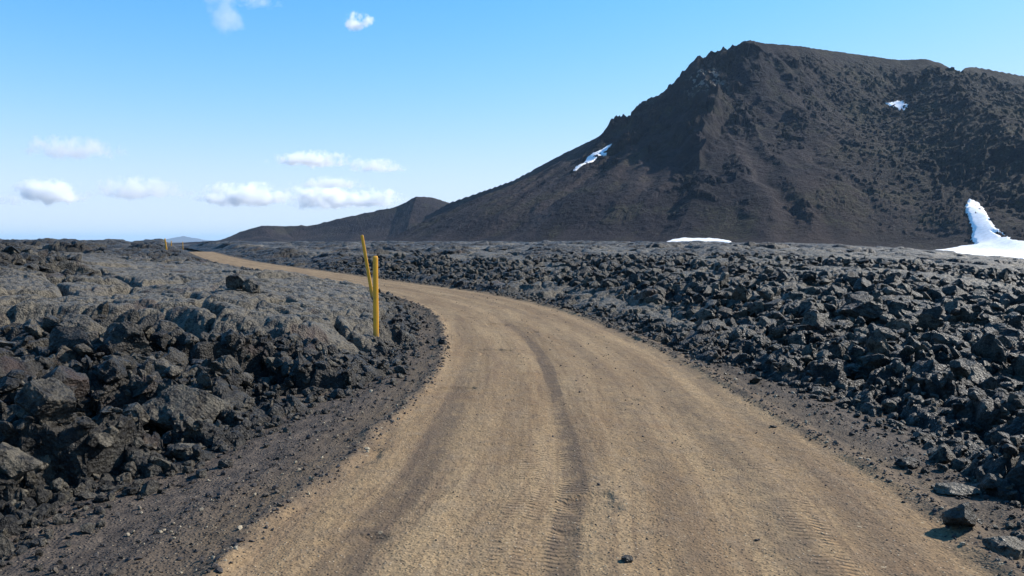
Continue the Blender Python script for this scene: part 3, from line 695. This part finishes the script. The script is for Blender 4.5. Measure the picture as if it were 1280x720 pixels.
# ------------------------------------------------------------------ yellow snow poles
def pole_mesh(name, z0, z1, w0, w1, mat, d=.45):
    bm = bmesh.new(); n = 12; rings = []
    zs = [z0, z0 + .004, z1 - .004, z1] if z1 - z0 < .3 else [z0, z0 + .005] + [z0 + (z1 - z0) * k / 8 for k in range(1, 8)] + [z1 - .012, z1]
    for i, zz in enumerate(zs):
        k = (zz - z0) / (z1 - z0); w = w0 + (w1 - w0) * k
        if i in (0, len(zs) - 1): w *= .9
        ring = []
        for j in range(n):
            a = 2 * math.pi * j / n; c, s_ = math.cos(a), math.sin(a)
            ex = .55                                       # rounded rectangle section
            ring.append(bm.verts.new((w / 2 * math.copysign(abs(c) ** ex, c), w / 2 * d * 1.6 * math.copysign(abs(s_) ** ex, s_), zz)))
        rings.append(ring)
    for a, b in zip(rings[:-1], rings[1:]):
        for j in range(n): bm.faces.new((a[j], a[(j + 1) % n], b[(j + 1) % n], b[j]))
    bm.faces.new(rings[0][::-1]); bm.faces.new(rings[-1])
    me = bpy.data.meshes.new(name); bm.to_mesh(me); bm.free(); me.materials.append(mat)
    return me
def snow_pole(loc, h, w, lean_x, lean_y, rz, label):
    e = bpy.data.objects.new('snow_pole', None); COL.objects.link(e); e.location = loc; e.rotation_euler = (lean_y, lean_x, rz)
    e['label'] = label; e['category'] = 'road marker'; e['group'] = 'yellow snow poles along the left road edge'; e.empty_display_size = .2
    b = h * .07
    link('shaft', pole_mesh('shaft', b, h - .03, w, w * .88, M['yellow']), e)
    link('cap', pole_mesh('cap', h - .035, h, w * .9, w * .7, M['yellow']), e)
    link('foot', pole_mesh('foot', b * .1 - .25, b + .002, w * .82, w * .82, M['black']), e)
    link('foot_plate', pole_mesh('foot_plate', -.2, b - .004, w * .34, w * .34, M['grey']), e).location = (w * .3, -.012, 0)
    return e
snow_pole((-3.07, 17.97, .0), 2.08, .125, 0, 0, math.radians(28), 'tall upright yellow marker pole nearest on the left road edge')
snow_pole((-4.75, 27.3, .35), 2.3, .115, math.radians(-9), 0, math.radians(20), 'yellow marker pole leaning left behind the nearest pole')
snow_pole((-37.2, 86.5, .5), 2.25, .16, math.radians(-6), 0, math.radians(20), 'far yellow marker pole, the left and tallest of the distant three')
snow_pole((-64, 150.5, .35), 2.2, .17, 0, 0, math.radians(20), 'far yellow marker pole in the middle of the distant three')
snow_pole((-83, 202, .1), 2.3, .17, 0, 0, math.radians(20), 'far yellow marker pole, the right and smallest of the distant three')

# ------------------------------------------------------------------ haze and clouds
def box_mesh(name, lo, hi):
    bm = bmesh.new(); bmesh.ops.create_cube(bm, size=1)
    for v in bm.verts: v.co = [lo[i] if v.co[i] < 0 else hi[i] for i in range(3)]
    me = bpy.data.meshes.new(name); bm.to_mesh(me); bm.free(); return me
m, nt = new_mat('thin blue air'); v = nt.nodes.new('ShaderNodeVolumePrincipled'); v.inputs['Color'].default_value = (.48, .73, 1, 1); v.inputs['Density'].default_value = HAZE; v.inputs['Anisotropy'].default_value = .1
o_ = nt.nodes.new('ShaderNodeOutputMaterial'); nt.links.new(v.outputs[0], o_.inputs['Volume'])
me = box_mesh('haze', (-45000, -45000, -60), (45000, 45000, 300)); me.materials.append(m); link('haze', me, kind='stuff', label='thin blue haze over the distance')
m, nt = new_mat('cloud'); k = N(nt)
tc = nt.nodes.new('ShaderNodeTexCoord').outputs['Object']; oi = nt.nodes.new('ShaderNodeObjectInfo')
oc = nt.nodes.new('ShaderNodeSeparateColor'); k.set(oc.inputs[0], oi.outputs['Color'])
asp = nt.nodes.new('ShaderNodeCombineXYZ'); k.set(asp.inputs[0], oc.outputs[1]); k.set(asp.inputs[1], oc.outputs[1]); asp.inputs[2].default_value = 1
off = nt.nodes.new('ShaderNodeVectorMath'); off.operation = 'MULTIPLY_ADD'; k.set(off.inputs[0], tc); k.set(off.inputs[1], asp.outputs[0]); k.set(off.inputs[2], k.math('MULTIPLY', oi.outputs['Random'], 37.))
ln = nt.nodes.new('ShaderNodeVectorMath'); ln.operation = 'LENGTH'; k.set(ln.inputs[0], tc)
sx = nt.nodes.new('ShaderNodeSeparateXYZ'); k.set(sx.inputs[0], tc)
n = k.noise(off.outputs[0], 1.25, 9, .62)
e = k.math('SUBTRACT', k.math('ADD', k.math('MULTIPLY', k.math('SUBTRACT', n, .5), 4.6), .34), k.math('POWER', ln.outputs['Value'], 1.6))
e = k.math('SUBTRACT', e, k.math('MULTIPLY', k.math('MAXIMUM', k.math('SUBTRACT', -.15, sx.outputs[2]), 0.), 2.2))
d = k.ramp(e, -.1, .45, 0, 1)
d = k.math('MULTIPLY', d, k.ramp(ln.outputs['Value'], .8, .99, 1, 0))
v = nt.nodes.new('ShaderNodeVolumePrincipled'); v.inputs['Color'].default_value = (1, 1, 1, 1); v.inputs['Anisotropy'].default_value = .35
k.set(v.inputs['Density'], k.math('MULTIPLY', d, k.math('MULTIPLY', oc.outputs[0], .0075)))
o_ = nt.nodes.new('ShaderNodeOutputMaterial'); nt.links.new(v.outputs[0], o_.inputs['Volume'])
cme = bpy.data.meshes.new('cloud'); bm = bmesh.new(); bmesh.ops.create_icosphere(bm, subdivisions=3, radius=1); bm.to_mesh(cme); bm.free(); cme.materials.append(m)
for px, py, w, h, dens, lab in (
    (86, 189, 110, 38, .25, 'grey wispy cloud alone above the left lava'),
    (10, 252, 44, 20, .4, 'small cloud cut by the left picture edge'),
    (63, 244, 84, 42, 1., 'bright puffy cloud low at the far left'),
    (172, 240, 120, 36, .4, 'flat thin cloud low above the distant yellow poles'),
    (306, 248, 116, 36, 1., 'bright long cumulus cloud above the dark left hill'),
    (405, 252, 92, 40, 1., 'bright cumulus cloud just above the hill ridge, second from the mountain'),
    (468, 252, 80, 30, .9, 'bright cumulus cloud touching the mountain slope'),
    (413, 231, 84, 18, .5, 'flat cloud lying over the bright cumulus by the ridge'),
    (391, 202, 92, 24, .8, 'lens shaped white cloud above the group by the ridge'),
    (468, 210, 72, 22, .5, 'ragged cloud right of the lens shaped white one'),
    (281, 22, 50, 90, .10, 'tall wisp of cloud at the top of the sky'),
    (318, 2, 60, 22, .1, 'faint cloud shred at the top edge beside the tall wisp'),
    (447, 31, 42, 26, .6, 'small lone puff of cloud high in the sky')):
    d_ = ray(px, py); D = min((1500 if py > 100 else 2600) / d_[2], 30000.)
    o = link('cloud', cme, label=lab, category='cloud', group='small fair weather clouds'); o.color = (dens * 26000 / D, w / h, 0, 1)
    o.location = (d_[0] * D, D, CH + d_[2] * D); o.scale = (w * .68 / 1000 * D, w * .5 / 1000 * D, h * .68 / 1000 * D)
# ------------------------------------------------------------------ light, sky, camera
SUN_AZ, SUN_EL = math.radians(67), math.radians(36)
W = bpy.data.worlds.new('World'); S.world = W; W.use_nodes = True; nt = W.node_tree
bg = nt.nodes['Background']; sky = nt.nodes.new('ShaderNodeTexSky'); sky.sky_type = 'NISHITA'; sky.sun_disc = False
sky.sun_elevation = SUN_EL; sky.sun_rotation = SUN_AZ; sky.altitude = 400; sky.air_density = 1.0; sky.dust_density = .25; sky.ozone_density = 1.6
hs = nt.nodes.new('ShaderNodeHueSaturation'); hs.inputs['Saturation'].default_value = 1.42; nt.links.new(sky.outputs[0], hs.inputs['Color'])
k = N(nt); sp = nt.nodes.new('ShaderNodeSeparateColor'); k.set(sp.inputs[0], hs.outputs[0]); cb = nt.nodes.new('ShaderNodeCombineColor')
for i, (kk, g) in enumerate(((3.5, 1.04), (4.1, 1.1), (5.8, 1.2))):          # keeps the horizon from washing out
    v_ = k.math('MULTIPLY', sp.outputs[i], g)
    k.set(cb.inputs[i], k.math('DIVIDE', v_, k.math('SQRT', k.math('ADD', 1., k.math('POWER', k.math('DIVIDE', v_, kk), 2.)))))
nt.links.new(cb.outputs[0], bg.inputs[0]); bg.inputs[1].default_value = .15
L = bpy.data.lights.new('Sun', 'SUN'); L.energy = 5; L.angle = math.radians(.5); L.color = (1, .94, .85)
lo = bpy.data.objects.new('Sun', L); COL.objects.link(lo); lo.location = (60, 40, 80)
sd = Vector((math.sin(SUN_AZ) * math.cos(SUN_EL), math.cos(SUN_AZ) * math.cos(SUN_EL), math.sin(SUN_EL)))
lo.rotation_euler = (-sd).to_track_quat('-Z', 'Y').to_euler()
cam = bpy.data.cameras.new('Camera'); cam.lens = 28.125; cam.sensor_width = 36; cam.clip_end = 100000; cam.clip_start = .05
co = bpy.data.objects.new('Camera', cam); COL.objects.link(co); co.location = (0, 0, CH); co.rotation_euler = (math.pi / 2 - PIT, 0, 0); S.camera = co
S.view_settings.view_transform = 'Standard'; S.view_settings.look = 'None'; S.view_settings.gamma = 1; S.view_settings.exposure = .75
S.cycles.max_bounces = 6; S.cycles.diffuse_bounces = 3; S.cycles.volume_bounces = 12; S.cycles.max_bounces = 14
log('done')
